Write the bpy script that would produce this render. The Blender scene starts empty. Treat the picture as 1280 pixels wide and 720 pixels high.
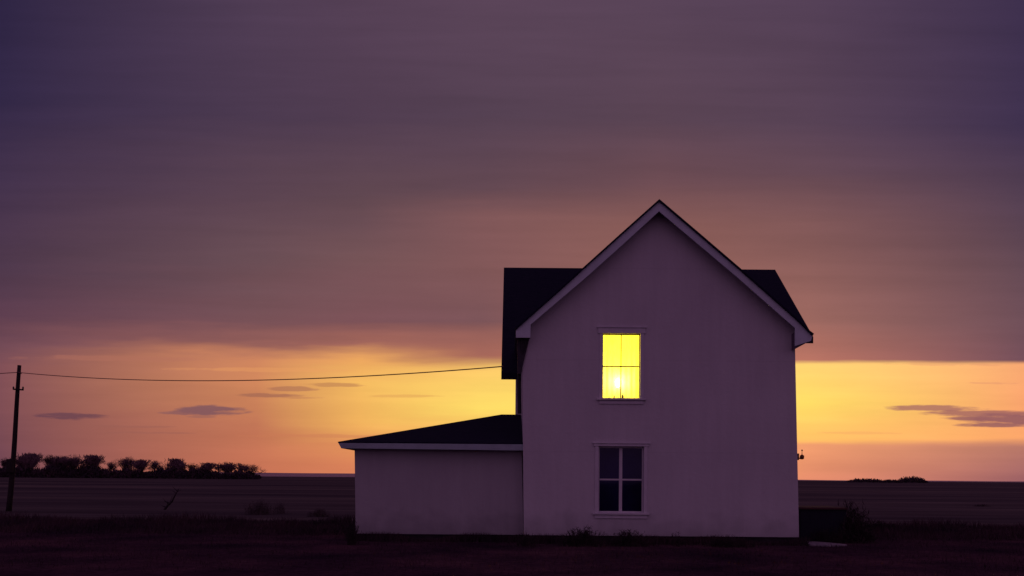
import bpy, bmesh, math, random
from mathutils import Vector, Matrix
from mathutils.geometry import tessellate_polygon
R = math.radians
scene = bpy.context.scene
C = scene.collection
F = 1200.0            # focal length in photo pixels (1280 wide)
H = 1.74              # eye height
HB = 237.0            # horizon below the picture centre
TH = R(0.45)          # slight roll of the camera
YF = 25.5             # depth of the gable front

def P(px, py, Y):
    """a point of the photo at depth Y -> world x, z"""
    a, b = px - 640, 360 - py
    a2 = a * math.cos(TH) - b * math.sin(TH)
    b2 = a * math.sin(TH) + b * math.cos(TH)
    return a2 / F * Y, (b2 + HB) / F * Y + H
def PV(px, py, Y):
    x, z = P(px, py, Y); return Vector((x, Y, z))
def GX(px, Y): return P(px, 640, Y)[0]

# ------------------------------------------------------------------ materials
def srgb(r, g, b):
    f = lambda c: (c/255/12.92) if c/255 <= .04045 else ((c/255+.055)/1.055)**2.4
    return (f(r), f(g), f(b), 1)
def mat(name, c1, c2=None, scale=4.0, rough=.8, bump=0.0, bscale=30.0, stretch=(1,1,1), metal=0, spec=.3, detail=6):
    m = bpy.data.materials.new(name); m.use_nodes = True
    n, l = m.node_tree.nodes, m.node_tree.links
    b = n['Principled BSDF']
    b.inputs['Roughness'].default_value = rough; b.inputs['Metallic'].default_value = metal
    b.inputs['Specular IOR Level'].default_value = spec
    tc = n.new('ShaderNodeTexCoord'); mp = n.new('ShaderNodeMapping'); mp.inputs['Scale'].default_value = stretch
    l.new(tc.outputs['Object'], mp.inputs['Vector'])
    nz = n.new('ShaderNodeTexNoise'); nz.inputs['Scale'].default_value = scale; nz.inputs['Detail'].default_value = detail
    l.new(mp.outputs[0], nz.inputs['Vector'])
    cr = n.new('ShaderNodeValToRGB'); cr.color_ramp.elements[0].position = .3; cr.color_ramp.elements[1].position = .7
    cr.color_ramp.elements[0].color = (*c1[:3], 1); cr.color_ramp.elements[1].color = (*(c2 or c1)[:3], 1)
    l.new(nz.outputs['Fac'], cr.inputs[0]); l.new(cr.outputs[0], b.inputs['Base Color'])
    if bump:
        n2 = n.new('ShaderNodeTexNoise'); n2.inputs['Scale'].default_value = bscale; n2.inputs['Detail'].default_value = 5
        l.new(mp.outputs[0], n2.inputs['Vector'])
        bp = n.new('ShaderNodeBump'); bp.inputs['Strength'].default_value = bump; bp.inputs['Distance'].default_value = .03
        l.new(n2.outputs['Fac'], bp.inputs['Height']); l.new(bp.outputs[0], b.inputs['Normal'])
    return m

M = {}
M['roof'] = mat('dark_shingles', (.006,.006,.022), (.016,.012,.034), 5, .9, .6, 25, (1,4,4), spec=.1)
M['trim'] = mat('painted_trim', (.52,.56,.66), (.44,.48,.56), 3, .6, .15, 12)
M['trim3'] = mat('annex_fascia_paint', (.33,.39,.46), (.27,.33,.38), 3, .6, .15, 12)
M['darkroom'] = mat('pane_reflection_blue', (.05,.04,.12), (.09,.07,.2), 2, .9)  # the unlit panes' bluish reflection is put into this room colour
M['trim2'] = mat('casing_paint', (.58,.54,.62), (.5,.47,.55), 5, .6, .15, 12)
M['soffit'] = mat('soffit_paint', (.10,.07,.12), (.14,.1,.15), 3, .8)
M['found'] = mat('shadowed_foundation', (.012,.008,.016), (.03,.02,.03), 3, .95, .6, 10)  # near-black: the shadow along the wall base is put into this colour
M['pipe'] = mat('dark_pipe', (.02,.014,.03), (.035,.025,.04), 5, .6)
M['wood'] = mat('pole_wood', (.012,.009,.014), (.03,.018,.02), 3, .9, .5, 20, (6,6,.5))
M['wire'] = mat('wire_rubber', (.24,.10,.09), None, 3, .6)
M['ins'] = mat('insulator', (.05,.03,.05), (.03,.02,.03), 5, .3)
M['bark'] = mat('bark', (.016,.008,.016), (.03,.016,.026), 4, .95)
M['twig'] = mat('twigs', (.10,.055,.085), (.18,.10,.12), .4, .95)  # lightened: haze over the distant trees is put into the twig colour
M['brush'] = mat('underbrush', (.045,.03,.055), (.085,.045,.065), .2, .95)  # lightened likewise, with distance haze in the brush colour
M['pale_weed'] = mat('pale_dry_weeds', (.06,.04,.055), (.12,.08,.09), 3, .95)
M['weed'] = mat('dry_weeds', (.012,.007,.014), (.045,.024,.03), 3, .95)
M['grass'] = mat('dry_grass', (.016,.008,.022), (.075,.034,.048), .35, .95)
M['hill'] = mat('hazed_hill', (.46,.30,.33), (.54,.36,.37), .004, 1)  # pale base colour stands in for the haze over the distance
M['room'] = mat('room_paint', (.8,.72,.5), (.85,.78,.55), 2, .8)
M['concrete'] = mat('concrete', (.16,.13,.18), (.26,.21,.25), 3, .9, .4, 15)
M['plank'] = mat('dark_planks', (.004,.004,.018), (.012,.008,.024), 3, .85, .5, 8, (9,1,.6))
M['lid'] = mat('reddish_lid', (.045,.016,.024), (.075,.025,.03), 2, .8, .3, 10)  # dull red tone over the whole bin top
M['brass'] = mat('weathered_brass', (.16,.05,.03), (.25,.08,.03), 8, .5, metal=.3)
M['ceramic'] = mat('lamp_ceramic', (.3,.2,.12), (.4,.28,.15), 8, .4)
M['bottle'] = mat('dark_bottle', (.05,.03,.008), (.08,.05,.01), 8, .2)

# wall: old white stucco, rain-stained low down, with faint board joints
def wall_mat(name, k=1.0):
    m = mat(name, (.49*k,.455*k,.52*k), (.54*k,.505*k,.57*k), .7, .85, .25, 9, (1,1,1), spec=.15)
    n, l = m.node_tree.nodes, m.node_tree.links
    b = n['Principled BSDF']; old = b.inputs['Base Color'].links[0].from_socket
    tc = n.new('ShaderNodeTexCoord'); sp = n.new('ShaderNodeSeparateXYZ'); l.new(tc.outputs['Object'], sp.inputs[0])
    # fine grain + vertical streaks
    mp = n.new('ShaderNodeMapping'); mp.inputs['Scale'].default_value = (3.2, 3.2, .22); l.new(tc.outputs['Object'], mp.inputs[0])
    st = n.new('ShaderNodeTexNoise'); st.inputs['Scale'].default_value = 1.6; st.inputs['Detail'].default_value = 8; st.inputs['Roughness'].default_value = .65
    l.new(mp.outputs[0], st.inputs['Vector'])
    r1 = n.new('ShaderNodeMapRange'); r1.inputs[1].default_value = .3; r1.inputs[2].default_value = .7; r1.inputs[3].default_value = .95; r1.inputs[4].default_value = 1.03
    l.new(st.outputs['Fac'], r1.inputs[0])
    # splash stain near the ground
    sn = n.new('ShaderNodeTexNoise'); sn.inputs['Scale'].default_value = 2.2; sn.inputs['Detail'].default_value = 7; l.new(tc.outputs['Object'], sn.inputs['Vector'])
    ad = n.new('ShaderNodeMath'); ad.operation = 'MULTIPLY_ADD'; ad.inputs[1].default_value = -1.3; l.new(sn.outputs['Fac'], ad.inputs[0]); l.new(sp.outputs['Z'], ad.inputs[2])
    r2 = n.new('ShaderNodeMapRange'); r2.inputs[1].default_value = -.5; r2.inputs[2].default_value = .25; r2.inputs[3].default_value = .72; r2.inputs[4].default_value = 1.0
    l.new(ad.outputs[0], r2.inputs[0])
    mu = n.new('ShaderNodeMath'); mu.operation = 'MULTIPLY'; l.new(r1.outputs[0], mu.inputs[0]); l.new(r2.outputs[0], mu.inputs[1])
    # faint horizontal joints
    pm = n.new('ShaderNodeMath'); pm.operation = 'PINGPONG'; pm.inputs[1].default_value = 1.22; l.new(sp.outputs['Z'], pm.inputs[0])
    r3 = n.new('ShaderNodeMapRange'); r3.inputs[1].default_value = 0; r3.inputs[2].default_value = .025; r3.inputs[3].default_value = .94; r3.inputs[4].default_value = 1
    l.new(pm.outputs[0], r3.inputs[0])
    mu2 = n.new('ShaderNodeMath'); mu2.operation = 'MULTIPLY'; l.new(mu.outputs[0], mu2.inputs[0]); l.new(r3.outputs[0], mu2.inputs[1])
    vm = n.new('ShaderNodeVectorMath'); vm.operation = 'SCALE'; l.new(old, vm.inputs[0]); l.new(mu2.outputs[0], vm.inputs['Scale'])
    l.new(vm.outputs[0], b.inputs['Base Color'])
    return m
M['wall'] = wall_mat('stained_white_stucco')
M['annexwall'] = wall_mat('shaded_annex_stucco', .74)  # same stucco darkened, the annex's shade is put into its colour

def glass(name, dark):
    m = bpy.data.materials.new(name); m.use_nodes = True; n, l = m.node_tree.nodes, m.node_tree.links
    n.remove(n['Principled BSDF'])
    t = n.new('ShaderNodeBsdfTransparent'); g = n.new('ShaderNodeBsdfGlossy'); g.inputs['Roughness'].default_value = .04
    g.inputs['Color'].default_value = (.55,.5,.9,1) if dark else (1,1,1,1)
    t.inputs['Color'].default_value = (.5,.5,.8,1) if dark else (.97,.97,.95,1)
    nz = n.new('ShaderNodeTexNoise'); nz.inputs['Scale'].default_value = 1.5
    bp = n.new('ShaderNodeBump'); bp.inputs['Strength'].default_value = .05; l.new(nz.outputs['Fac'], bp.inputs['Height']); l.new(bp.outputs[0], g.inputs['Normal'])
    fr = n.new('ShaderNodeFresnel'); fr.inputs['IOR'].default_value = 1.5
    mx = n.new('ShaderNodeMixShader'); l.new(fr.outputs[0], mx.inputs[0]); l.new(t.outputs[0], mx.inputs[1]); l.new(g.outputs[0], mx.inputs[2])
    l.new(mx.outputs[0], n['Material Output'].inputs[0]); return m
M['glass'] = glass('clear_pane', False); M['darkglass'] = glass('dark_pane', True)

def curtain_mat():
    m = bpy.data.materials.new('sheer_curtain'); m.use_nodes = True; n, l = m.node_tree.nodes, m.node_tree.links
    n.remove(n['Principled BSDF'])
    tc = n.new('ShaderNodeTexCoord'); nz = n.new('ShaderNodeTexNoise'); nz.inputs['Scale'].default_value = 5; nz.inputs['Detail'].default_value = 6
    l.new(tc.outputs['Object'], nz.inputs['Vector'])
    cr = n.new('ShaderNodeValToRGB'); cr.color_ramp.elements[0].position = .3; cr.color_ramp.elements[1].position = .7
    cr.color_ramp.elements[0].color = (.72,.72,.5,1); cr.color_ramp.elements[1].color = (.86,.86,.6,1); l.new(nz.outputs['Fac'], cr.inputs[0])
    t = n.new('ShaderNodeBsdfTranslucent'); l.new(cr.outputs[0], t.inputs['Color'])
    d = n.new('ShaderNodeBsdfDiffuse'); l.new(cr.outputs[0], d.inputs['Color'])
    tr = n.new('ShaderNodeBsdfTransparent')
    m1 = n.new('ShaderNodeMixShader'); m1.inputs[0].default_value = .25; l.new(t.outputs[0], m1.inputs[1]); l.new(d.outputs[0], m1.inputs[2])
    m2 = n.new('ShaderNodeMixShader'); m2.inputs[0].default_value = .15; l.new(m1.outputs[0], m2.inputs[1]); l.new(tr.outputs[0], m2.inputs[2])
    l.new(m2.outputs[0], n['Material Output'].inputs[0]); return m
M['curtain'] = curtain_mat()
def emit(name, col, s):
    m = bpy.data.materials.new(name); m.use_nodes = True; n, l = m.node_tree.nodes, m.node_tree.links
    b = n['Principled BSDF']; b.inputs['Emission Color'].default_value = (*col, 1); b.inputs['Emission Strength'].default_value = s
    nz = n.new('ShaderNodeTexNoise'); cr = n.new('ShaderNodeValToRGB'); cr.color_ramp.elements[0].color = (.8,.7,.4,1); cr.color_ramp.elements[1].color = (.9,.8,.5,1)
    l.new(nz.outputs['Fac'], cr.inputs[0]); l.new(cr.outputs[0], b.inputs['Base Color']); return m
M['bulb'] = emit('lit_bulb', (1,.86,.4), 60)

def ground_mat(name, yard):
    m = bpy.data.materials.new(name); m.use_nodes = True; n, l = m.node_tree.nodes, m.node_tree.links
    b = n['Principled BSDF']; b.inputs['Roughness'].default_value = 1; b.inputs['Specular IOR Level'].default_value = 0.0
    tc = n.new('ShaderNodeTexCoord')
    def noise(sc, st, det=8):
        mp = n.new('ShaderNodeMapping'); mp.inputs['Scale'].default_value = st; l.new(tc.outputs['Object'], mp.inputs[0])
        z = n.new('ShaderNodeTexNoise'); z.inputs['Scale'].default_value = sc; z.inputs['Detail'].default_value = det; z.inputs['Roughness'].default_value = .62
        l.new(mp.outputs[0], z.inputs['Vector']); return z
    def ramp(src, stops):
        cr = n.new('ShaderNodeValToRGB'); e = cr.color_ramp.elements
        while len(e) < len(stops): e.new(.5)
        for el, (p, c) in zip(e, stops): el.position = p; el.color = (*c, 1)
        l.new(src, cr.inputs[0]); return cr
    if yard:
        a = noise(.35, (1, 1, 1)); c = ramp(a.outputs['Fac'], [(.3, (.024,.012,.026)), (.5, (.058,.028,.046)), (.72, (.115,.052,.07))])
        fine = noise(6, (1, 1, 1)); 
    else:
        a = noise(.05, (.12, 1, 1)); c = ramp(a.outputs['Fac'], [(.32, (.05,.038,.05)), (.5, (.10,.078,.085)), (.7, (.18,.14,.13))])
        fine = noise(.9, (.08, 1, 1))
    r = n.new('ShaderNodeMapRange'); r.inputs[1].default_value = .3; r.inputs[2].default_value = .7; r.inputs[3].default_value = .6; r.inputs[4].default_value = 1.35
    l.new(fine.outputs['Fac'], r.inputs[0])
    vm = n.new('ShaderNodeVectorMath'); vm.operation = 'SCALE'; l.new(c.outputs[0], vm.inputs[0]); l.new(r.outputs[0], vm.inputs['Scale']); l.new(vm.outputs[0], b.inputs['Base Color'])
    bp = n.new('ShaderNodeBump'); bp.inputs['Strength'].default_value = .5; bp.inputs['Distance'].default_value = .06; l.new(fine.outputs['Fac'], bp.inputs['Height']); l.new(bp.outputs[0], b.inputs['Normal'])
    return m
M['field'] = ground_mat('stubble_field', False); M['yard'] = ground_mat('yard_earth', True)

# ------------------------------------------------------------------ helpers
class MB:
    def __init__(s): s.v = []; s.f = []
    def add(s, vs, fs):
        o = len(s.v); s.v += [tuple(v) for v in vs]; s.f += [tuple(i+o for i in f) for f in fs]
    def box(s, x0, x1, y0, y1, z0, z1):
        v = [(x,y,z) for z in (z0,z1) for x,y in ((x0,y0),(x1,y0),(x1,y1),(x0,y1))]
        s.add(v, [(3,2,1,0),(4,5,6,7),(0,1,5,4),(1,2,6,5),(2,3,7,6),(3,0,4,7)])
    def prism(s, poly, y0, y1):
        """poly = [(x,z)...] extruded along y (concave is fine)"""
        n = len(poly); v = [(x,y0,z) for x,z in poly] + [(x,y1,z) for x,z in poly]
        tri = tessellate_polygon([[Vector((x,z,0)) for x,z in poly]])
        s.add(v, [tuple(t) for t in tri] + [tuple(i+n for i in reversed(t)) for t in tri] + [(i,(i+1)%n,(i+1)%n+n,i+n) for i in range(n)])
    def holed(s, outer, holes, y0, y1):
        loops = [outer] + holes; flat = [p for lp in loops for p in lp]; n = len(flat)
        tri = tessellate_polygon([[Vector((x,z,0)) for x,z in lp] for lp in loops])
        fs = [tuple(t) for t in tri] + [tuple(i+n for i in reversed(t)) for t in tri]
        o = 0
        for lp in loops:
            k = len(lp); fs += [(o+i, o+(i+1)%k, o+(i+1)%k+n, o+i+n) for i in range(k)]; o += k
        s.add([(x,y0,z) for x,z in flat] + [(x,y1,z) for x,z in flat], fs)
    def sweep(s, poly, y0, y1): s.prism(poly, y0, y1)
    def prism_x(s, poly, x0, x1):
        n = len(poly); v = [(x0,y,z) for y,z in poly] + [(x1,y,z) for y,z in poly]
        tri = tessellate_polygon([[Vector((y,z,0)) for y,z in poly]])
        s.add(v, [tuple(t) for t in tri] + [tuple(i+n for i in reversed(t)) for t in tri] + [(i,(i+1)%n,(i+1)%n+n,i+n) for i in range(n)])
    def tube(s, pts, rad, seg=8, caps=True):
        rings = []
        pts = [Vector(p) for p in pts]
        if not hasattr(rad, '__len__'): rad = [rad]*len(pts)
        vs = []
        for i, p in enumerate(pts):
            d = (pts[min(i+1,len(pts)-1)] - pts[max(i-1,0)]).normalized()
            u = d.orthogonal().normalized() if abs(d.z) > .9 else Vector((0,0,1)).cross(d).normalized()
            if abs(d.z) > .9: u = (Vector((1,0,0)) - d*d.x).normalized()
            w = d.cross(u)
            for k in range(seg):
                a = 2*math.pi*k/seg; vs.append(p + u*math.cos(a)*rad[i] + w*math.sin(a)*rad[i])
        fs = [(i*seg+k, i*seg+(k+1)%seg, (i+1)*seg+(k+1)%seg, (i+1)*seg+k) for i in range(len(pts)-1) for k in range(seg)]
        if caps: fs += [tuple(reversed(range(seg))), tuple(range((len(pts)-1)*seg, len(pts)*seg))]
        s.add(vs, fs)
    def lathe(s, prof, c, seg=14):
        vs = [(c[0]+r*math.cos(2*math.pi*k/seg), c[1]+r*math.sin(2*math.pi*k/seg), c[2]+z) for r,z in prof for k in range(seg)]
        fs = [(i*seg+k, i*seg+(k+1)%seg, (i+1)*seg+(k+1)%seg, (i+1)*seg+k) for i in range(len(prof)-1) for k in range(seg)]
        fs += [tuple(reversed(range(seg))), tuple(range((len(prof)-1)*seg, len(prof)*seg))]
        s.add(vs, fs)
    def build(s, name, m, parent=None, smooth=False, bevel=0, origin=None):
        me = bpy.data.meshes.new(name); o0 = Vector(origin) if origin is not None else (Vector(parent['_o']) if parent is not None and '_o' in parent else Vector((0,0,0)))
        me.from_pydata([tuple(Vector(v)-o0) for v in s.v], [], s.f); me.validate()
        if len(s.f) < 30000:
            bm = bmesh.new(); bm.from_mesh(me); 
            bmesh.ops.recalc_face_normals(bm, faces=bm.faces)
            bm.to_mesh(me); bm.free()
        if smooth:
            for p in me.polygons: p.use_smooth = True
        me.materials.append(m)
        o = bpy.data.objects.new(name, me); C.objects.link(o)
        if parent is not None: o.parent = parent
        if parent is None or origin is not None: o.location = o0
        o['_o'] = tuple(o0)
        if bevel:
            b = o.modifiers.new('bevel', 'BEVEL'); b.width = bevel; b.segments = 2; b.limit_method = 'ANGLE'
        return o
def tag(o, label=None, cat=None, group=None, kind=None):
    if label: o['label'] = label
    if cat: o['category'] = cat
    if group: o['group'] = group
    if kind: o['kind'] = kind
    return o
def thing(name, loc, label, cat, group=None):
    e = bpy.data.objects.new(name, None); C.objects.link(e); e.location = loc; e['_o'] = tuple(loc); e.empty_display_size = .3
    return tag(e, label, cat, group)
def ord_(i): return ['first','second','third','fourth','fifth','sixth','seventh','eighth','ninth','tenth','eleventh','twelfth','thirteenth','fourteenth','fifteenth','sixteenth','seventeenth','eighteenth'][i]

# ------------------------------------------------------------------ ground
rnd = random.Random(5)
def sheet(name, xs, ys, zf, m):
    me = bpy.data.meshes.new(name); nx = len(xs)
    v = [(x, y, zf(x, y)) for y in ys for x in xs]
    f = [(j*nx+i, j*nx+i+1, (j+1)*nx+i+1, (j+1)*nx+i) for j in range(len(ys)-1) for i in range(nx-1)]
    me.from_pydata(v, [], f); me.materials.append(m)
    for p in me.polygons: p.use_smooth = True
    o = bpy.data.objects.new(name, me); C.objects.link(o); o['kind'] = 'structure'; return o
ysg = [-400,-150,-60,-20] + [-10+2*i for i in range(60)] + [115+10*i for i in range(20)] + [330,400,500,700,1000,1500,2500,4000,8000]
xsg = [-8000,-3000,-1200,-500,-250,-150] + [-100+5*i for i in range(41)] + [150,250,500,1200,3000,8000]
def gz(x, y):
    if y < 37.5 or y > 330: return 0
    return .05*math.sin(y*.31+x*.012)*min(1, (y-37.5)/8) + .03*math.sin(y*.13+1)*min(1,(y-37.5)/8)
sheet('field', xsg, ysg, gz, M['field'])
# yard: irregular outline lying just above
me = bpy.data.meshes.new('yard'); N = 90; vs = [(4, 10, .006)]; rr = random.Random(8)
xe = [-60+130*i/N for i in range(N+1)]
far = [(x, 35.2 + .5*math.sin(x*.7)+.4*math.sin(x*.23+1)+rr.uniform(-.25,.25), .006) for x in xe]
vsy = [(x,-20,.006) for x in xe] + far
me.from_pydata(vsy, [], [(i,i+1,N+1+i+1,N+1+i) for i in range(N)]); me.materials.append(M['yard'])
yo = bpy.data.objects.new('yard', me); C.objects.link(yo); yo['kind'] = 'structure'
# far low hills along the horizon
hb = MB(); HN = 160; top = []
for i in range(HN+1):
    x = -2600 + 5200*i/HN; w = 1/(1+math.exp((x-150)/180))
    top.append((x, 2.0 + 7.5*w + .5*math.sin(x*.006) + .4*math.sin(x*.017+2)))
hv = [(x, 2300, -1) for x,_ in top] + [(x, 2500, z) for x,z in top] + [(x, 2900, -1) for x,_ in top]
hf = [(r*(HN+1)+i, r*(HN+1)+i+1, (r+1)*(HN+1)+i+1, (r+1)*(HN+1)+i) for r in range(2) for i in range(HN)]
hb.add(hv, hf); ho = hb.build('hills', M['hill'], smooth=True); ho['kind'] = 'structure'

# ------------------------------------------------------------------ farmhouse
hx = P(825, 672, YF)[0]
house = thing('farmhouse', (hx, YF, 0), 'white two-storey farmhouse with steep front gable, dark roof and low left annex', 'house')
zb = .215
def Q(px, py, Y=YF): return P(px, py, Y)
def rect(x0, y0, x1, y1, Y=YF):
    a = Q((x0+x1)/2, y0, Y); b = Q((x0+x1)/2, y1, Y); l_ = Q(x0, (y0+y1)/2, Y)[0]; r_ = Q(x1, (y0+y1)/2, Y)[0]
    return l_, r_, b[1], a[1]     # x0,x1,z0,z1
BL = Q(653, 669); TL = Q(650.5, 409); BRt = Q(997, 672); TR = Q(991.5, 411); AP = Q(822, 258)
U = rect(751.5, 417, 798.5, 498); L = rect(746, 558, 803, 641)
wall = MB()
rl = lambda r: [(r[0],r[2]),(r[1],r[2]),(r[1],r[3]),(r[0],r[3])]
wall.holed([(BL[0],zb),(BRt[0],zb),TR,AP,TL], [rl(U), rl(L)], YF, YF+.22)
YR = 33.7; YB = 37.4
# side walls of the front block (left and right), running back
def sidewall(mb, xb, xt, zt, y0, y1, t):
    mb.add([(xb,y0,zb),(xb,y1,zb),(xt,y1,zt),(xt,y0,zt),(xb+t,y0,zb),(xb+t,y1,zb),(xt+t,y1,zt),(xt+t,y0,zt)],
           [(0,1,2,3),(7,6,5,4),(0,4,5,1),(3,2,6,7),(0,3,7,4),(1,5,6,2)])
sidewall(wall, BL[0], TL[0], TL[1]-.05, YF+.22, 29.6, .2)
sidewall(wall, BRt[0]-.2, TR[0]-.2, TR[1]-.05, YF+.22, 29.6, .2)
# rear cross block
ridgeL = P(628, 334, YR); ridgeR = P(967, 336, YR); zr = (ridgeL[1]+ridgeR[1])/2 - .02
eaveL_y = 28.45; eaveL_z = P(634, 466, eaveL_y)[1]
eaveR_y = 29.35; eaveR_z = P(1008, 421, eaveR_y)[1]
wxL = P(643.5, 490, 29.0)[0]; wxR = 8.35
def wz(y, left):
    ey, ez = (eaveL_y, eaveL_z) if left else (eaveR_y, eaveR_z)
    if y <= YR: return ez + (zr-ez)*(y-ey)/(YR-ey) - .1
    return zr - (zr-6.15)*(y-YR)/(38.0-YR) - .1
for left, xw, t in ((True, wxL, .2), (False, wxR-.2, .2)):
    y0 = 29.0 if left else 29.7
    wall.prism_x([(y0,zb),(YB,zb),(YB,wz(YB,left)),(YR,zr-.1),(y0,wz(y0,left))], xw, xw+t)
wall.box(wxR-.9, wxR-.2, 29.7, 29.9, zb, wz(29.7,False)); wall.box(wxL+.2, wxR-.2, YB-.2, YB, zb, 6.1)
wall.build('wall', M['wall'], house)
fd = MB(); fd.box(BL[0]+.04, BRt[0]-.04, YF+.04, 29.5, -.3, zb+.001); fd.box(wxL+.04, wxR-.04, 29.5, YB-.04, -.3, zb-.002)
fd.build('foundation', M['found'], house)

# front block roof
YE = YF-.36
oL = [(822,252),(775,294),(729,335.5),(700,362),(670,388.5),(643,412.5)]
oR = [(822,252),(872,294.5),(921,336.5),(965,375),(992,399),(1001,407.5),(1007,414),(1013.5,420)]
OL = [P(x,y,YE) for x,y in oL]; OR_ = [P(x,y,YE) for x,y in oR]
lift = .055
rf = MB()
prof = [(x,z+lift) for x,z in reversed(OL)] + [(x,z+lift) for x,z in OR_[1:]]
low = [(x,z) for x,z in reversed(OR_)] + [(x,z) for x,z in OL[1:]]
prof[0] = (prof[0][0]-.02, prof[0][1]); prof[len(OL)+len(OR_)-2] = (prof[-1][0]+.03, prof[-1][1])
rf.prism(prof + low, YE-.05, YR)
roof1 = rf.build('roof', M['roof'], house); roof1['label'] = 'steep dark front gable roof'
rk = MB()
rk.prism([OL[i] for i in range(len(OL))] + [P(643,422,YE),P(661,422,YE),P(661.5,405.5,YE),P(732,345.5,YE),P(775,307,YE),P(822,264,YE)], YE, YE+.05)
rk.prism([OR_[i] for i in range(len(OR_))] + [P(1012,426,YE),P(992,432.5,YE),P(992,410,YE),P(921,347.5,YE),P(872,306,YE),P(822,264,YE)], YE+.0005, YE+.0505)
rk.build('rake_board', M['trim'], house)
sf = MB()   # soffits under the rakes and along the side eaves
def und(pts, dz): return [(x,z-dz) for x,z in pts]
sf.prism([*OL] + list(reversed(und(OL, .09))), YE+.052, YF+.02)
sf.prism([*OR_] + list(reversed(und(OR_, .09))), YE+.052, YF+.02)
a = P(643.5,421,YE); b = P(661,421,YE); sf.prism([a, (b[0],b[1]), (b[0],b[1]+.2), (a[0],a[1]+.1)], YE+.052, 29.4)
a = P(1012,425.5,YE); b = P(992.6,436,YE); c = P(992.6,415,YE); sf.prism([a, (a[0],a[1]+.08), c, b], YE+.052, 29.4)
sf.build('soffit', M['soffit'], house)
# rear block roof, its two eaves of different depth
def wing(x0, x1, ey, ez, name, lab):
    m = MB(); t = .2
    m.prism_x([(ey,ez),(YR,zr),(38.0,6.15),(38.0,6.15-t),(YR,zr-t),(ey,ez-t)], x0, x1)
    o = m.build(name, M['roof'], house); o['label'] = lab
xc = P(822, 334, YR)[0]
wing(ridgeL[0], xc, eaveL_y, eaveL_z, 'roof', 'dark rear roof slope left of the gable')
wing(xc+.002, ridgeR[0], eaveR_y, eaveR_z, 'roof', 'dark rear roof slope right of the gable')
# dark wedge below the eave + downpipe at the left corner of the front block
dp = MB()
q = lambda x,y,Y: PV(x,y,Y)
dp.tube([q(653,424,YF-.1), q(650.5,446,YF+.02), q(647.5,464,YF+.2), q(646.8,480,YF+.3), q(647.6,517,YF+.3)], [.07,.06,.05,.05,.05], 8)
dp.prism([P(645,422,YF+.1),P(660,422,YF+.1),P(657,436,YF+.1),P(653,452,YF+.1),P(649,468,YF+.1),P(645,468,YF+.1)], YF-.05, YF+.6)
dp.build('downpipe', M['pipe'], house)

# windows
def window(r, lab, lit):
    x0,x1,z0,z1 = r; w = MB()
    cs = .09; yo = YF-.022
    # casing ring
    w.box(x0-cs, x0+.004, yo, YF+.10, z0-.002, z1+.002); w.box(x1-.004, x1+cs, yo, YF+.10, z0-.002, z1+.002)
    w.box(x0-cs-.04, x1+cs+.04, yo-.012, YF+.10, z1, z1+(.15 if lit else .07))
    o = w.build('window', M['trim2'], house, bevel=.008); o['label'] = lab
    s = MB(); s.box(x0-cs-.06, x1+cs+.06, YF-.075, YF+.12, z0-.05, z0+.002); s.box(x0-cs, x1+cs, YF-.03, YF-.001, z0-.15, z0-.062)
    s.build('sill', M['trim2'], o, bevel=.006)
    h = MB(); h.box(x0-cs-.07, x1+cs+.07, YF-.055, YF-.002, z1+(.152 if lit else .072), z1+(.185 if lit else .105)); h.build('drip_cap', M['trim2'], o, bevel=.004)
    f = MB(); e = .02 if lit else .04; mz = (z0+z1)/2; mx = (x0+x1)/2; g = .012 if lit else .042; gz_ = .014 if lit else .022
    ya, yb = YF+.11, YF+.15
    f.box(x0+.004, x0+e, ya, yb, z0+.002, z1-.001); f.box(x1-e, x1-.004, ya, yb, z0+.002, z1-.001)
    f.box(x0+e, x1-e, ya, yb, z1-e, z1-.001); f.box(x0+e, x1-e, ya, yb, z0+.002, z0+e)
    f.box(x0+e, x1-e, ya-.012, yb, mz-gz_, mz+gz_)
    f.box(mx-g, mx+g, ya-.004, yb, z0+e, mz-gz_); f.box(mx-g, mx+g, ya-.004, yb, mz+gz_, z1-e)
    f.build('sash', M['pipe'] if lit else M['trim2'], o)
    for (a,b,c,d) in ((x0+e,mx-g,z0+e,mz-gz_),(mx+g,x1-e,z0+e,mz-gz_),(x0+e,mx-g,mz+gz_,z1-e),(mx+g,x1-e,mz+gz_,z1-e)):
        p = MB(); p.add([(a,YF+.13,c),(b,YF+.13,c),(b,YF+.13,d),(a,YF+.13,d)], [(0,1,2,3)]); p.build('pane', M['glass'] if lit else M['darkglass'], o)
window(U, 'upstairs window glowing yellow from a lamp inside', True)
window(L, 'unlit ground floor window with pale sash bars', False)
# upstairs room and downstairs room: boxes open towards their window
def room(r, m, name, dx, zlo, zhi, d):
    x0,x1,z0,z1 = r; b = MB(); a, c = x0-dx, x1+dx; y0, y1 = YF+.225, YF+.225+d
    b.add([(a,y0,zlo),(c,y0,zlo),(c,y1,zlo),(a,y1,zlo),(a,y0,zhi),(c,y0,zhi),(c,y1,zhi),(a,y1,zhi)],
          [(0,1,2,3),(7,6,5,4),(2,6,7,3),(1,5,6,2),(0,3,7,4)])
    b.build(name, m, house)
room(U, M['room'], 'room', .75, U[2]-.75, U[3]+.35, 2.6)
room(L, M['darkroom'], 'room', .3, L[2]-.3, L[3]+.3, .7)

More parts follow.
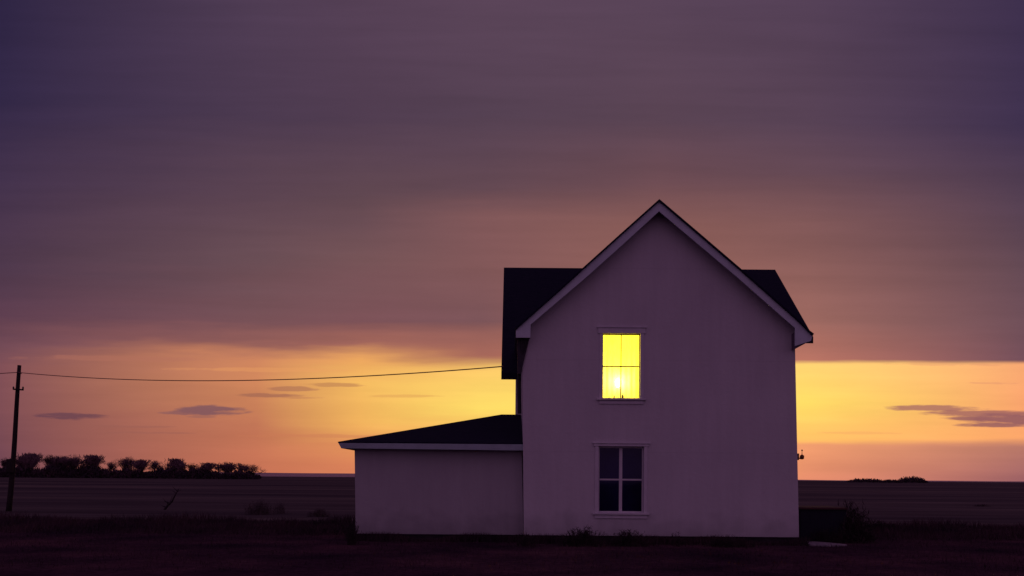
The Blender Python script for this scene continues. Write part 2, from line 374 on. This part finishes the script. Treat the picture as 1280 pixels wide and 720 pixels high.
# annex on the left
YA = 25.9; YAe = 25.55; AYR = 29.0; AYB = 32.3
ax0 = P(441, 600, YA)[0]; az = P(540, 561, YA)[1]
aw = MB()
aw.add([(ax0+.05,YA,zb-.02),(BL[0]-.004,YA,zb-.02),(TL[0]+.025,YA,az),(ax0,YA,az),(ax0+.05,YA+.2,zb-.02),(BL[0]-.004,YA+.2,zb-.02),(TL[0]+.025,YA+.2,az),(ax0,YA+.2,az)],
       [(0,1,2,3),(7,6,5,4),(0,4,5,1),(3,2,6,7),(1,5,6,2),(0,3,7,4)])
aw.box(ax0+.005, ax0+.2, YA+.2, AYB-.2, zb-.02, az); aw.box(ax0+.005, wxL-.004, AYB-.2, AYB, zb-.02, az)
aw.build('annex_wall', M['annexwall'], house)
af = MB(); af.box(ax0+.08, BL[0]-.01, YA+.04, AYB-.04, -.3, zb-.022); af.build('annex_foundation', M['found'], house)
FLx, FLz = P(420.5, 550, YAe); FRz = P(652, 556, YAe)[1]; ez = (FLz+FRz)/2; RLx, RLz = P(625, 518, AYR)
xr = P(649.5, 540, 27)[0]
ar = MB(); BYe = AYB+.35
top = [(FLx,YAe,ez),(BL[0]-.01,YAe,ez),(xr,AYR,RLz),(RLx,AYR,RLz),(FLx,BYe,ez),(xr,BYe,ez)]
bot = [(x,y,z-.03) for x,y,z in top]
ar.add(top+[(FLx,YAe,ez-.03),(BL[0]-.01,YAe,ez-.03),(xr,BYe,ez-.03),(FLx,BYe,ez-.03)],
       [(0,1,2,3),(4,0,3),(5,4,3,2),(0,6,7,1),(0,4,9,6),(4,5,8,9),(6,9,8,7),(1,7,8,5,2)])
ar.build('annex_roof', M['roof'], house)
ft = MB(); fz = P(540, 562.2, YAe)[1]; z1 = ez-.032
ft.prism([(FLx+.01,z1),(BL[0]-.012,z1),(BL[0]-.012,fz),(FLx+.09,fz+.02)], YAe+.002, YAe+.05)
ft.add([(FLx+.01,YAe+.05,z1),(FLx+.01,BYe,z1),(FLx+.09,BYe,fz+.02),(FLx+.09,YAe+.05,fz+.02),(FLx+.06,YAe+.05,z1),(FLx+.06,BYe,z1),(FLx+.13,BYe,fz+.02),(FLx+.13,YAe+.05,fz+.02)],
       [(0,1,2,3),(7,6,5,4),(0,4,5,1),(3,2,6,7),(1,5,6,2),(0,3,7,4)])
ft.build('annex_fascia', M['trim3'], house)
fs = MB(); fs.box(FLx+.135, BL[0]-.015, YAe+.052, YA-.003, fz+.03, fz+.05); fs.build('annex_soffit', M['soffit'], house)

# ------------------------------------------------------------------ lit room contents
cu = MB(); x0,x1,z0,z1 = U; n = 60; vs = []
for i in range(n+1):
    x = x0-.12+(x1-x0+.24)*i/n; y = YF+.44+.012*math.sin(i*.9)+.006*math.sin(i*2.3)
    vs += [(x,y,z0-.1),(x,y+.004*math.sin(i),z1+.08)]
cu.add(vs, [(2*i,2*i+2,2*i+3,2*i+1) for i in range(n)])
tag(cu.build('curtain', M['curtain'], smooth=True, origin=((x0+x1)/2, YF+.44, z0-.1)), 'thin sheer curtain glowing yellow behind the upstairs window', 'curtain')
lx, lz = P(770.5, 479, YF+.6)
tb = thing('side_table', (lx, YF+.75, U[2]-.75), 'small side table under the glowing lamp in the upstairs room', 'table')
m_ = MB(); m_.box(lx-.25, lx+.25, YF+.55, YF+.95, z0-.06, z0-.03); m_.build('tabletop', M['ceramic'], tb)
for sx in (-.21,.21):
    for sy in (.59,.91):
        m_ = MB(); m_.box(lx+sx-.02, lx+sx+.02, YF+sy-.02, YF+sy+.02, z0-.75, z0-.06); m_.build('leg', M['ceramic'], tb)
tl = thing('table_lamp', (lx, YF+.68, z0-.03), 'bare glowing table lamp low in the upstairs window', 'lamp')
m_ = MB(); h = lz-(z0-.03)-.09; m_.lathe([(.07,0),(.07,.015),(.03,.03),(.045,h*.4),(.02,h*.8),(.02,h)], (lx,YF+.68,z0-.03)); m_.build('base', M['ceramic'], tl, True)
m_ = MB(); m_.lathe([(.015,h-.03),(.035,h+.02),(.062,h+.08),(.058,h+.15),(.03,h+.21),(.01,h+.225)], (lx,YF+.68,z0-.03)); m_.build('bulb', M['bulb'], tl, True)
for i,(px,py,s,lab) in enumerate(((759.5,489,.5,'tiny faint bottle on the lit window sill, leftmost of three'),(765.8,489.5,.8,'small squat dark bottle on the lit window sill below the lamp'),(776.5,489.5,1.1,'tall dark bottle on the lit window sill at the middle bar'))):
    bx = P(px, 495, YF+.19)[0]; m_ = MB(); s_ = .9*s
    m_.lathe([(.022*s_,0),(.026*s_,.04*s_),(.026*s_,.09*s_),(.01*s_,.115*s_),(.01*s_,.15*s_)], (bx,YF+.19,z0+.003)); tag(m_.build('bottle', M['bottle'], smooth=True, origin=(bx,YF+.19,z0+.003)), lab, 'bottle')
ld = bpy.data.lights.new('lamp_light', 'POINT'); ld.energy = 150; ld.color = (1,.78,.05); ld.shadow_soft_size = .2
lo = bpy.data.objects.new('lamp_light', ld); C.objects.link(lo); lo.location = ((x0+x1)/2, YF+1.75, (z0+z1)/2+.2)

# ------------------------------------------------------------------ right of the house
Yb = 26.6; bx0 = P(998.5, 650, Yb)[0]; bx1 = P(1056, 650, Yb)[0]; bh = P(1030, 637, Yb)[1]
bx_ = thing('storage_bin', ((bx0+bx1)/2, Yb, 0), 'low dark plank bin with reddish lid beside the house wall', 'bin')
m_ = MB(); m_.box(bx0, bx1, Yb, Yb+1.5, 0, bh); m_.build('body', M['plank'], bx_, bevel=.01)
for k in range(1,7):
    xx = bx0+(bx1-bx0)*k/7
m_ = MB(); m_.box(bx0-.03, bx1+.03, Yb-.05, Yb+1.56, bh+.002, bh+.06); m_.build('lid', M['lid'], bx_, bevel=.01)
sl = MB(); a = PV(1004,676.5,25.9); 
sx0, sx1 = P(1003,680,25.6)[0], P(1051,680,25.6)[0]
poly = [(sx0,26.4),(sx0+.05,25.2),(sx0+.5,25.0),(sx1+.02,25.3),(sx1-.1,25.7),(sx0+.6,26.45)]
nn = len(poly); sl.add([(x,y,0) for x,y in poly]+[(x,y,.05) for x,y in poly], [tuple(range(nn))[::-1], tuple(range(nn,2*nn))]+[(i,(i+1)%nn,(i+1)%nn+nn,i+nn) for i in range(nn)])
tag(sl.build('concrete_slab', M['concrete'], bevel=.01, origin=((sx0+sx1)/2,25.6,0)), 'pale broken concrete slab on the ground at the right house corner', 'slab')
wl_p = PV(996.5, 571, 26.2)
wl = thing('wall_lamp', tuple(wl_p), 'small rusty unlit lamp on the right side wall of the house', 'wall lamp')
xw = wl_p.x
m_ = MB(); m_.box(xw-.05, xw-.005, 26.14, 26.26, wl_p.z-.09, wl_p.z+.09); m_.build('mounting_plate', M['brass'], wl)
m_ = MB(); m_.tube([(xw-.02,26.2,wl_p.z-.02),(xw+.05,26.2,wl_p.z-.05),(xw+.09,26.2,wl_p.z-.02)], .018); m_.build('arm', M['brass'], wl)
m_ = MB(); m_.lathe([(.02,-.07),(.055,-.05),(.06,.03),(.03,.05),(.012,.06),(.010,.09)], (xw+.09,26.2,wl_p.z)); m_.build('shade', M['brass'], wl, True)
m_ = MB(); m_.lathe([(.008,.09),(.006,.15),(.02,.165),(.02,.19),(.005,.20)], (xw+.09,26.2,wl_p.z)); m_.build('finial', M['pipe'], wl, True)

# ------------------------------------------------------------------ pole and wire
YP = 43.5
pb = PV(9, 640, YP); pb.z = 0; pt = PV(23.2, 456.5, YP)
pole = thing('utility_pole', tuple(pb), 'leaning dark wooden utility pole at the left edge of the field', 'utility pole')
m_ = MB(); pts = [pb.lerp(pt, t) + Vector((.03*math.sin(t*5),0,0)) for t in [i/10 for i in range(11)]]
m_.tube([p - Vector((0,0,.0)) for p in pts], [.125-.045*i/10 for i in range(11)], 12); m_.build('shaft', M['wood'], pole, True)
def onp(y): 
    t = (640-y)/(640-456.5); return pb.lerp(pt, t)
m_ = MB(); c = onp(487); m_.tube([c+Vector((-.17,-.12,.01)), c+Vector((.30,-.12,-.02))], .035); m_.build('crossarm', M['wood'], pole)
for dx in (-.15, .28):
    m_ = MB(); k = c+Vector((dx,-.12,.0)); m_.lathe([(.02,0),(.045,.03),(.03,.06),(.045,.09),(.015,.13)], tuple(k)); m_.build('insulator', M['ins'], pole, True)
c = onp(581); m_ = MB(); m_.box(c.x-.15,c.x+.13,YP-.28,YP-.08,c.z-.36,c.z+.26); m_.build('meter_box', M['wood'], pole, bevel=.03)
c = onp(466); m_ = MB(); m_.tube([c+Vector((.0,-.2,0)), c+Vector((0,.16,0))], .03); m_.build('wire_bolt', M['ins'], pole)
w0 = c+Vector((.02,-.16,0)); w1 = PV(627, 458, 28.42)
def span(a, b, sag, n=40): return [a.lerp(b, i/n) - Vector((0,0,sag*4*(i/n)*(1-i/n))) for i in range(n+1)]
m_ = MB(); m_.tube(span(w0, w1, .40), .018, 6); tag(m_.build('service_wire', M['wire'], smooth=True, origin=tuple(w0)), 'brown service wire sagging from the pole to the house roof', 'wire')
m_ = MB(); m_.tube(span(w0+Vector((-.04,0,0)), w0+Vector((-32,6,.6)), .5), .018, 6); tag(m_.build('power_line', M['wire'], smooth=True, origin=tuple(w0)), 'short end of power line left of the leaning pole', 'wire')

# ------------------------------------------------------------------ plants
def branch_mesh(seed, h, spread, twig_n, leafy=.6, trunk_r=.25):
    r = random.Random(seed); T = MB(); L_ = MB()
    T.tube([(0,0,-.3),(r.uniform(-.1,.1),0,h*.18),(r.uniform(-.2,.2),0,h*.34)], [trunk_r,trunk_r*.75,trunk_r*.6], 6)
    tips = []
    for k in range(9):
        a = r.uniform(0, 6.28); s = Vector((0,0,h*r.uniform(.2,.36))); ra = r.uniform(.15,.95); e = Vector((math.cos(a)*spread*ra, math.sin(a)*spread*ra, h*r.uniform(.7,.98)*(1-.28*ra*ra)))
        mid = s.lerp(e,.5)+Vector((r.uniform(-.3,.3),r.uniform(-.3,.3),r.uniform(-.3,.5)))
        T.tube([s,mid,e], [trunk_r*.4,trunk_r*.25,trunk_r*.1], 4, False)
        for j in range(5):
            st = mid.lerp(e, r.random()); e2 = st+Vector((r.uniform(-1,1)*spread*.5, r.uniform(-1,1)*spread*.5, r.uniform(.05,.3)*h))
            T.tube([st,e2], [trunk_r*.15,trunk_r*.05], 3, False); tips += [(st,e2)]
        tips.append((mid,e))
    for k in range(twig_n):
        a, b = r.choice(tips); p = a.lerp(b, r.uniform(-.25,1.15)) + Vector((r.gauss(0,.5),r.gauss(0,.5),r.gauss(0,.5)))*spread*.24
        if p.z > h: p.z = h-abs(r.gauss(0,.12))*h
        p.z = max(p.z, h*r.uniform(.1,.3))
        d = Vector((r.gauss(0,.6),r.gauss(0,.6),r.gauss(1.0,.5))).normalized()*r.uniform(.4,1.0)*leafy; w = d.orthogonal().normalized()*r.uniform(.03,.07)*leafy*1.3
        L_.add([p-w,p+w,p+d+w*.5,p+d-w*.5], [(0,1,2,3)])
    return T, L_
variants = []
for k,(h,s,tn) in enumerate(((10,4.2,1700),(10,3.6,1700),(10,5.0,1900),(10,3.0,1100),(10,4.4,900))):
    T, L_ = branch_mesh(20+k, h, s, tn, 1.5, .35)
    to = T.build('trunk', M['bark'], smooth=True); co = L_.build('crown', M['twig'])
    variants.append((to.data, co.data)); bpy.data.objects.remove(to); bpy.data.objects.remove(co)
YT = 450
trees = [(5,573,14,0),(22,571,13,3),(33,568.5,20,2),(44,572,12,1),(55,569,16,0),(66,573,12,4),(77,571,15,1),(88,575,11,3),(97,569.5,17,0),(119,571,20,2),(132,578,10,3),(149,571.5,17,0),(168,576,14,4),(184,576,14,1),(195,577,12,3),(211,574.5,16,2),(227,578,13,1),(239,579,12,0),(262,580,14,2),(276,578.5,17,0),(298,580,15,4),(317,581,18,4)]
desc = {0:'round-crowned',1:'narrow',2:'broad',3:'small slender',4:'open-crowned'}
names22 = ['first','second','third','fourth','fifth','sixth','seventh','eighth','ninth','tenth','eleventh','twelfth','thirteenth','fourteenth','fifteenth','sixteenth','seventeenth','eighteenth','nineteenth','twentieth','last but one','last']
for i,(px,py,wpx,v) in enumerate(trees):
    x = GX(px, YT); y = YT + rnd.uniform(-8,8); ht = P(px, py, YT)[1]; sc = ht/10; wr = [4.2,3.6,5,3,4.4][v]
    sxy = (wpx/F*YT*.5)/(wr*.95)*1.55
    t = thing('tree', (x,y,0), f'{desc[v]} bare dark tree, {names22[i]} from the left in the distant row', 'tree', 'bare trees in the distant row')
    t.scale = (sxy, sxy, sc); t.rotation_euler = (0,0,rnd.uniform(0,6.28))
    for nm, d in (('trunk', variants[v][0]), ('crown', variants[v][1])):
        o = bpy.data.objects.new(nm, d); C.objects.link(o); o.parent = t
def clump(name, label, cat, x, y, w, d, h, n, m, seed, lw=.05, ll=.4, group=None, kind=None, dome=True):
    r = random.Random(seed); b = MB()
    for k in range(n):
        u = r.uniform(-1,1); q_ = r.uniform(-1,1); top_ = h*(math.sqrt(max(.05,1-u*u)) if dome else (.52+.1*math.sin(u*9+seed)-.14*u+.25*math.sin(u*31)*math.sin(u*57+2)))*r.uniform(.5,1.05)
        p = Vector((x+u*w/2, y+q_*d/2, r.random()**.9*top_*.9))
        dd = Vector((r.gauss(0,.5),r.gauss(0,.5),r.uniform(.3,1))).normalized()*ll*r.uniform(.5,1.2); ww = Vector((r.gauss(0,1),r.gauss(0,1),0)).normalized()*lw
        b.add([p-ww,p+ww,p+dd+ww*.2,p+dd-ww*.2],[(0,1,2,3)])
    return tag(b.build(name, m, origin=(x,y,0)), label, cat, group, kind)
xa, xb = GX(-60, YT), GX(323, YT)
clump('hedge', 'long low dark hedge running under the distant row of trees', 'hedge', (xa+xb)/2, YT-4, xb-xa, 9, 8.0, 42000, M['brush'], 3, .35, 1.4, dome=False)
for k,(px,wp,hp,lab) in enumerate(((1080,42,4.5,'flat dark thicket on the horizon nearest the house'),(1138,34,8,'domed dark thicket on the right horizon'),(1112,22,3,'thin low scrub between the two horizon thickets'))):
    Y = 800; clump('thicket', lab, 'thicket', GX(px,Y), Y, wp/F*Y, 10, hp/F*Y+.4, 1200 if k!=1 else 1500, M['brush'], 30+k, .5, 1.3)
def weeds(name, label, px, py, wpx, hpx, n, seed, cat='weeds', m='weed', lw=.008):
    Y = H*F/max(1,(py-(597+(px-640)*math.tan(TH)))); r = random.Random(seed); b = MB(); x = GX(px,Y); w = wpx/F*Y; h = hpx/F*Y
    for k in range(n):
        bx = x+r.gauss(0,.28)*w; by = Y+r.uniform(-.25,.25); hh = h*r.uniform(.35,1)*(1-.6*min(1,abs(bx-x)/w)); lean = r.gauss(0,.22)
        p0 = Vector((bx,by,-.03)); p1 = p0+Vector((lean*hh*.4,r.gauss(0,.05),hh*.6)); p2 = p0+Vector((lean*hh,r.gauss(0,.1),hh))
        b.tube([p0,p1,p2],[lw,lw*.7,lw*.3],3,False)
        for j in range(6):
            s = p0.lerp(p2, r.uniform(.3,1)); dd = Vector((r.gauss(0,1),r.gauss(0,1),r.uniform(.1,1.3))).normalized()*hh*.2
            b.tube([s,s+dd],[lw*.8,lw*.3],3,False)
    return tag(b.build(name, M[m], origin=(x,Y,0)), label, cat, 'weed clumps' if cat=='weeds' else None)
weeds('weed_clump','ragged dark weeds against the wall below and left of the dark window',727,683,44,27,230,1)
weeds('weed_clump','low dark weeds against the wall just right of the dark window',786,683,44,23,210,2)
weeds('weed_clump','short weeds where the annex meets the gable wall',656,683,24,20,70,3)
weeds('weed_clump','dark weeds at the left corner of the annex',438,681,9,34,70,4)
weeds('weed_clump','small sparse weeds under the middle of the gable wall',846,683,14,22,30,5)
weeds('weed_clump','low weeds near the right end of the gable wall',910,684,60,17,200,6)
weeds('weed_clump','faint tall dry weeds standing in the left field',322,644,30,22,150,7,m='pale_weed')
weeds('weed_clump','tall stalks beside the dry weeds in the left field',348,643,22,18,50,8,m='pale_weed')
weeds('weed_clump','low dry weeds in the field left of the annex',398,646,24,12,170,9,m='pale_weed')
weeds('weed_clump','tiny dark tuft far out in the right field',1226,634,22,5,220,10,m='pale_weed')
weeds('weed_clump','ragged dark weeds in front of the plank bin',1034,679,50,22,150,12)
weeds('weed_clump','bushy dark weeds along the yard edge right of the bin',1092,664,50,16,260,11)
sh = clump('shrub','dark twiggy shrub at the right end of the plank bin','shrub', P(1057,660,27.2)[0], 27.0, .95, 1.5, 1.25, 2600, M['weed'], 60, .016, .15)
r = random.Random(4); b = MB(); Yd = 46; pts = [PV(x,y,Yd) for x,y in ((201,642),(206,634),(213,627),(217,619),(221.5,611))]
b.tube(pts, [.06,.055,.045,.035,.015], 6)
for k in range(7):
    s = pts[1].lerp(pts[4], r.random()); b.tube([s, s+Vector((r.uniform(-.3,.3),r.uniform(-.2,.2),r.uniform(.05,.3)))], [.02,.006], 4, False)
b.tube([pts[1], PV(200,632,Yd)], [.03,.01], 5)
tag(b.build('dead_branch', M['bark'], smooth=True, origin=tuple(pts[0])), 'crooked leaning dead branch standing in the left field', 'branch')
# yard grass: uncountable short blades
r = random.Random(77); gm = bpy.data.meshes.new('grass'); v = []; f = []
def blade(x, y, hh):
    a = r.uniform(0,6.28); w = .006+hh*.03; dx, dy = math.cos(a)*w, math.sin(a)*w; lx_, ly_ = r.gauss(0,.35)*hh, r.gauss(0,.35)*hh; o = len(v)
    v.extend([(x-dx,y-dy,0),(x+dx,y+dy,0),(x+lx_,y+ly_,hh)]); f.append((o,o+1,o+2))
for k in range(60000):
    y = 17 + 19*r.random()**.8; x = r.uniform(-.56,.56)*y
    if (y > 25.45 and .2 < x < 7.65) or (y > 25.9 and -4.3 < x < .3): continue
    d = .5+.5*math.sin(x*1.3+math.sin(y*.9)*2)*math.sin(y*1.1+x*.3)
    if r.random() > .25+.75*d: continue
    blade(x, y, r.uniform(.03,.11)*(1 if y<30 else 1.5))
for k in range(9000):     # taller fringe at the foot of the walls
    x = r.uniform(-4.4,7.8); y = (25.45 if x > .25 else 25.86) - abs(r.gauss(0,.12)); blade(x, y, r.uniform(.06,.2)*(1.2+.6*math.sin(x*2.1)*math.sin(x*.7)))
for k in range(9000):     # rough edge between yard and field
    x = r.uniform(-22,24); blade(x, 35.6+r.gauss(0,.5), r.uniform(.1,.35)*(.8+.5*math.sin(x*.9)))
for k in range(30000):
    y = r.uniform(28, 36.2); x = r.uniform(-.57,.57)*y
    if (-4.4 < x < 9.2): continue
    blade(x, y, r.uniform(.12,.34)*(.75+.35*math.sin(x*.8+y)*math.sin(x*2.3)))
gm.from_pydata(v, [], f); gm.materials.append(M['grass']); go = bpy.data.objects.new('grass', gm); C.objects.link(go); go['kind'] = 'stuff'
tag(go, 'short dark dry grass over the yard in front of the house', 'grass')

# ------------------------------------------------------------------ sky
w = bpy.data.worlds.new('World'); scene.world = w; w.use_nodes = True; n, l = w.node_tree.nodes, w.node_tree.links
bg = n['Background']
def math_(op, a, b=None, c=None, clamp=False):
    m = n.new('ShaderNodeMath'); m.operation = op; m.use_clamp = clamp
    for i, s in enumerate((a, b, c)):
        if s is None: continue
        if isinstance(s, (int, float)): m.inputs[i].default_value = s
        else: l.new(s, m.inputs[i])
    return m.outputs[0]
tc = n.new('ShaderNodeTexCoord'); sp = n.new('ShaderNodeSeparateXYZ'); l.new(tc.outputs['Generated'], sp.inputs[0])
X, Yy, Z = sp.outputs
yc = math_('MAXIMUM', Yy, .3)
u = math_('DIVIDE', X, yc); v_ = math_('DIVIDE', Z, yc)        # cloud-sheet coordinates above the sunset
def nz(su, sv, sc, det=5, off=0, rough=.55):
    cb = n.new('ShaderNodeCombineXYZ'); l.new(math_('MULTIPLY', u, su), cb.inputs[0]); l.new(math_('MULTIPLY', v_, sv), cb.inputs[1]); cb.inputs[2].default_value = off
    t = n.new('ShaderNodeTexNoise'); t.inputs['Scale'].default_value = sc; t.inputs['Detail'].default_value = det; t.inputs['Roughness'].default_value = rough
    l.new(cb.outputs[0], t.inputs['Vector']); return t.outputs['Fac']
n1 = math_('SUBTRACT', nz(1.2, 9, 2.0, 4, 1), .5); n2 = math_('SUBTRACT', nz(4, 40, 1.6, 6, 3), .5)
leftw = math_('MULTIPLY_ADD', u, -2.2, .35, clamp=True)        # ragged on the left, crisp on the right
amp = math_('MULTIPLY_ADD', leftw, .045, .012); amp2 = math_('MULTIPLY_ADD', leftw, .022, .006)
vw = math_('ADD', v_, math_('ADD', math_('MULTIPLY', n1, amp), math_('MULTIPLY', n2, amp2)))
VM = 0.52
def col(stops):
    cr = n.new('ShaderNodeValToRGB'); e = cr.color_ramp.elements; st = sorted([((597-y)/F/VM, srgb(*c)) for y, c in stops], key=lambda t: t[0])
    while len(e) < len(st): e.new(.5)
    for el, (p, c) in zip(e, st): el.position = max(0,min(1,p)); el.color = c
    l.new(math_('DIVIDE', vw, VM, clamp=True), cr.inputs[0]); return cr.outputs[0]
# photo row (on the picture's centre line) -> colour, at six azimuths
cols = [(-640, [(0,(45,35,66)),(130,(48,37,68)),(240,(66,48,74)),(330,(78,55,76)),(400,(92,60,78)),(435,(118,75,86)),(460,(128,78,86)),(520,(128,78,86)),(594,(110,68,82))]),
 (-320, [(0,(78,59,82)),(150,(74,56,78)),(250,(92,67,80)),(330,(104,76,84)),(405,(120,80,86)),(430,(148,94,90)),(452,(206,132,94)),(485,(208,134,92)),(530,(195,118,88)),(594,(202,116,88))]),
 (-190, [(0,(84,63,84)),(150,(80,60,80)),(250,(98,72,82)),(330,(116,82,86)),(400,(122,80,87)),(432,(160,100,90)),(450,(234,165,94)),(485,(246,188,98)),(520,(246,182,96)),(555,(224,144,90)),(594,(216,128,90))]),
 (-40, [(0,(88,66,86)),(150,(84,64,82)),(235,(98,71,82)),(270,(127,86,88)),(340,(128,86,88)),(400,(118,80,86)),(442,(165,102,90)),(462,(250,200,104)),(510,(254,220,104)),(558,(240,165,92)),(594,(228,140,90))]),
 (180, [(0,(86,65,85)),(150,(88,66,82)),(225,(110,76,84)),(280,(138,92,88)),(400,(150,98,90)),(446,(185,115,95)),(453,(255,222,110)),(510,(255,226,100)),(558,(255,180,100)),(594,(235,150,95))]),
 (370, [(0,(82,62,84)),(150,(84,63,82)),(215,(98,70,82)),(275,(128,87,88)),(400,(152,101,94)),(446,(180,112,98)),(451,(255,210,114)),(500,(255,220,102)),(547,(255,190,102)),(553,(232,152,108)),(594,(226,140,108))]),
 (640, [(0,(60,46,76)),(150,(60,46,76)),(240,(80,60,80)),(330,(99,72,84)),(400,(112,79,90)),(447,(112,75,88)),(452,(248,168,114)),(500,(250,164,110)),(545,(250,165,106)),(555,(184,120,106)),(594,(160,100,104))])]
prev = None
for uo, st in cols:
    c = col(st)
    if prev is None: prev = c; pu = uo/F; continue
    f = math_('DIVIDE', math_('SUBTRACT', u, pu), uo/F-pu, clamp=True)
    mx = n.new('ShaderNodeMix'); mx.data_type = 'RGBA'; l.new(f, mx.inputs['Factor']); l.new(prev, mx.inputs['A']); l.new(c, mx.inputs['B']); prev = mx.outputs['Result']; pu = uo/F
def mixc(f, a, b):
    mx = n.new('ShaderNodeMix'); mx.data_type = 'RGBA'
    l.new(f, mx.inputs['Factor'])
    for s, k in ((a,'A'),(b,'B')):
        if isinstance(s, tuple): mx.inputs[k].default_value = s
        else: l.new(s, mx.inputs[k])
    return mx.outputs['Result']
# faint mottling of the cloud deck
nm = nz(1.0, 3.0, 2.2, 7, 9, .6); ns = nz(3, 45, 1.3, 6, 12)
k1 = math_('MULTIPLY_ADD', math_('SUBTRACT', nm, .5), .35, 1.0); k2 = math_('MULTIPLY_ADD', math_('SUBTRACT', ns, .5), .30, 1.0)
vs_ = n.new('ShaderNodeVectorMath'); vs_.operation = 'SCALE'; l.new(prev, vs_.inputs[0]); l.new(math_('MULTIPLY', k1, k2), vs_.inputs['Scale']); sky = vs_.outputs[0]
# individual small cloud bars: (px, py, half width, half height, strength, colour)
def cloud(px, py, wx, hy, s, c, seed, na=4.2):
    global sky
    a, b = px-640, 360-py; cu_ = (a*math.cos(TH)-b*math.sin(TH))/F; cv = (a*math.sin(TH)+b*math.cos(TH)+HB)/F
    du = math_('DIVIDE', math_('SUBTRACT', u, cu_), wx/F); dv = math_('DIVIDE', math_('SUBTRACT', v_, cv), hy/F)
    # flat base, ragged top
    r2 = math_('ADD', math_('MULTIPLY', du, du), math_('MULTIPLY', dv, dv))
    t = math_('ADD', math_('SUBTRACT', 1.0, r2), math_('MULTIPLY', math_('SUBTRACT', nz(30, 190, 1.0, 5, seed, .6), .5), na))
    f = math_('MULTIPLY', math_('MULTIPLY', math_('SUBTRACT', t, .0), 1.6, clamp=True), s)
    f = math_('MULTIPLY', f, math_('GREATER_THAN', Yy, .3))
    sky = mixc(f, sky, srgb(*c))
D = (120,78,88)
cloud(262,513,52,7,.9,(126,84,92),2.1,2.6); cloud(222,516,26,3,.8,(135,88,92),40.1,2.6); cloud(250,521,22,2,.6,(150,96,90),41.3,2.4); cloud(86,520,46,4.5,.75,(98,62,78),5.3,2.8); cloud(335,494,48,3,.8,(165,105,84),7.7,2.6); cloud(418,481,40,3,.7,(190,130,84),9.1,2.8)
cloud(362,486,34,3,.6,(165,105,84),4.4,3); cloud(375,497,34,2,.5,(185,120,86),42.1,3); cloud(500,495,50,2,.5,(222,160,88),43.5,3)
cloud(150,533,70,1.8,.4,(150,92,84),11.3,3); cloud(185,541,60,1.8,.4,(150,92,84),44.3,3); cloud(400,545,110,2.5,.4,(200,120,86),15.9,3); cloud(330,462,120,3,.35,(235,160,98),45.7,3); cloud(160,448,150,4,.35,(180,112,94),46.7,3)
cloud(1165,510,72,4.2,.85,(166,106,100),21.3,2.2); cloud(1235,517,90,5,.85,(158,98,98),22.9,2.0); cloud(1345,525,165,10.5,.92,(142,88,96),24.7,1.6); cloud(1240,531,50,3.5,.85,(142,88,96),26.2,2.2); cloud(1215,523,50,3,.85,(150,94,97),29.2,2.0)
cloud(1240,479,34,1.5,.5,(225,150,110),28.2); cloud(1060,541,60,2,.35,(235,160,100),31.2); cloud(1180,455,90,3,.3,(215,140,108),33.2)
# behind the camera: plain dusk
bk = math_('MULTIPLY_ADD', Yy, -1.4, .55, clamp=True)
sky = mixc(bk, sky, srgb(126,92,124))
# physical sky under the cloud deck
nk = n.new('ShaderNodeTexSky'); nk.sky_type = 'NISHITA'; nk.sun_disc = False; nk.sun_elevation = R(1.0); nk.sun_rotation = R(9)
sc_ = n.new('ShaderNodeVectorMath'); sc_.operation = 'SCALE'; l.new(nk.outputs[0], sc_.inputs[0]); sc_.inputs['Scale'].default_value = .002
ad = n.new('ShaderNodeVectorMath'); ad.operation = 'ADD'; l.new(sky, ad.inputs[0]); l.new(sc_.outputs[0], ad.inputs[1])
l.new(ad.outputs[0], bg.inputs['Color']); bg.inputs['Strength'].default_value = 1.0
# the sun, already in the cloud bank behind the house
sd = bpy.data.lights.new('sun', 'SUN'); sd.energy = .03; sd.angle = R(12); sd.color = (1,.6,.3)
so = bpy.data.objects.new('sun', sd); C.objects.link(so)
dirv = Vector((math.sin(R(9))*math.cos(R(1)), math.cos(R(9))*math.cos(R(1)), math.sin(R(1))))
so.rotation_euler = dirv.to_track_quat('Z', 'Y').to_euler(); so.location = (10,60,30)

# ------------------------------------------------------------------ camera
cd = bpy.data.cameras.new('camera'); cam = bpy.data.objects.new('camera', cd); C.objects.link(cam); scene.camera = cam
cd.sensor_width = 36; cd.lens = F/1280*36; cd.shift_y = HB/1280; cd.clip_start = .1; cd.clip_end = 20000
cam.matrix_world = Matrix.Translation((0,0,H)) @ Matrix.Rotation(R(90),4,'X') @ Matrix.Rotation(TH,4,'Z')
scene.view_settings.view_transform = 'Standard'; scene.view_settings.look = 'None'; scene.view_settings.exposure = 0; scene.view_settings.gamma = 1
for o in bpy.data.objects:
    if '_o' in o: del o['_o']
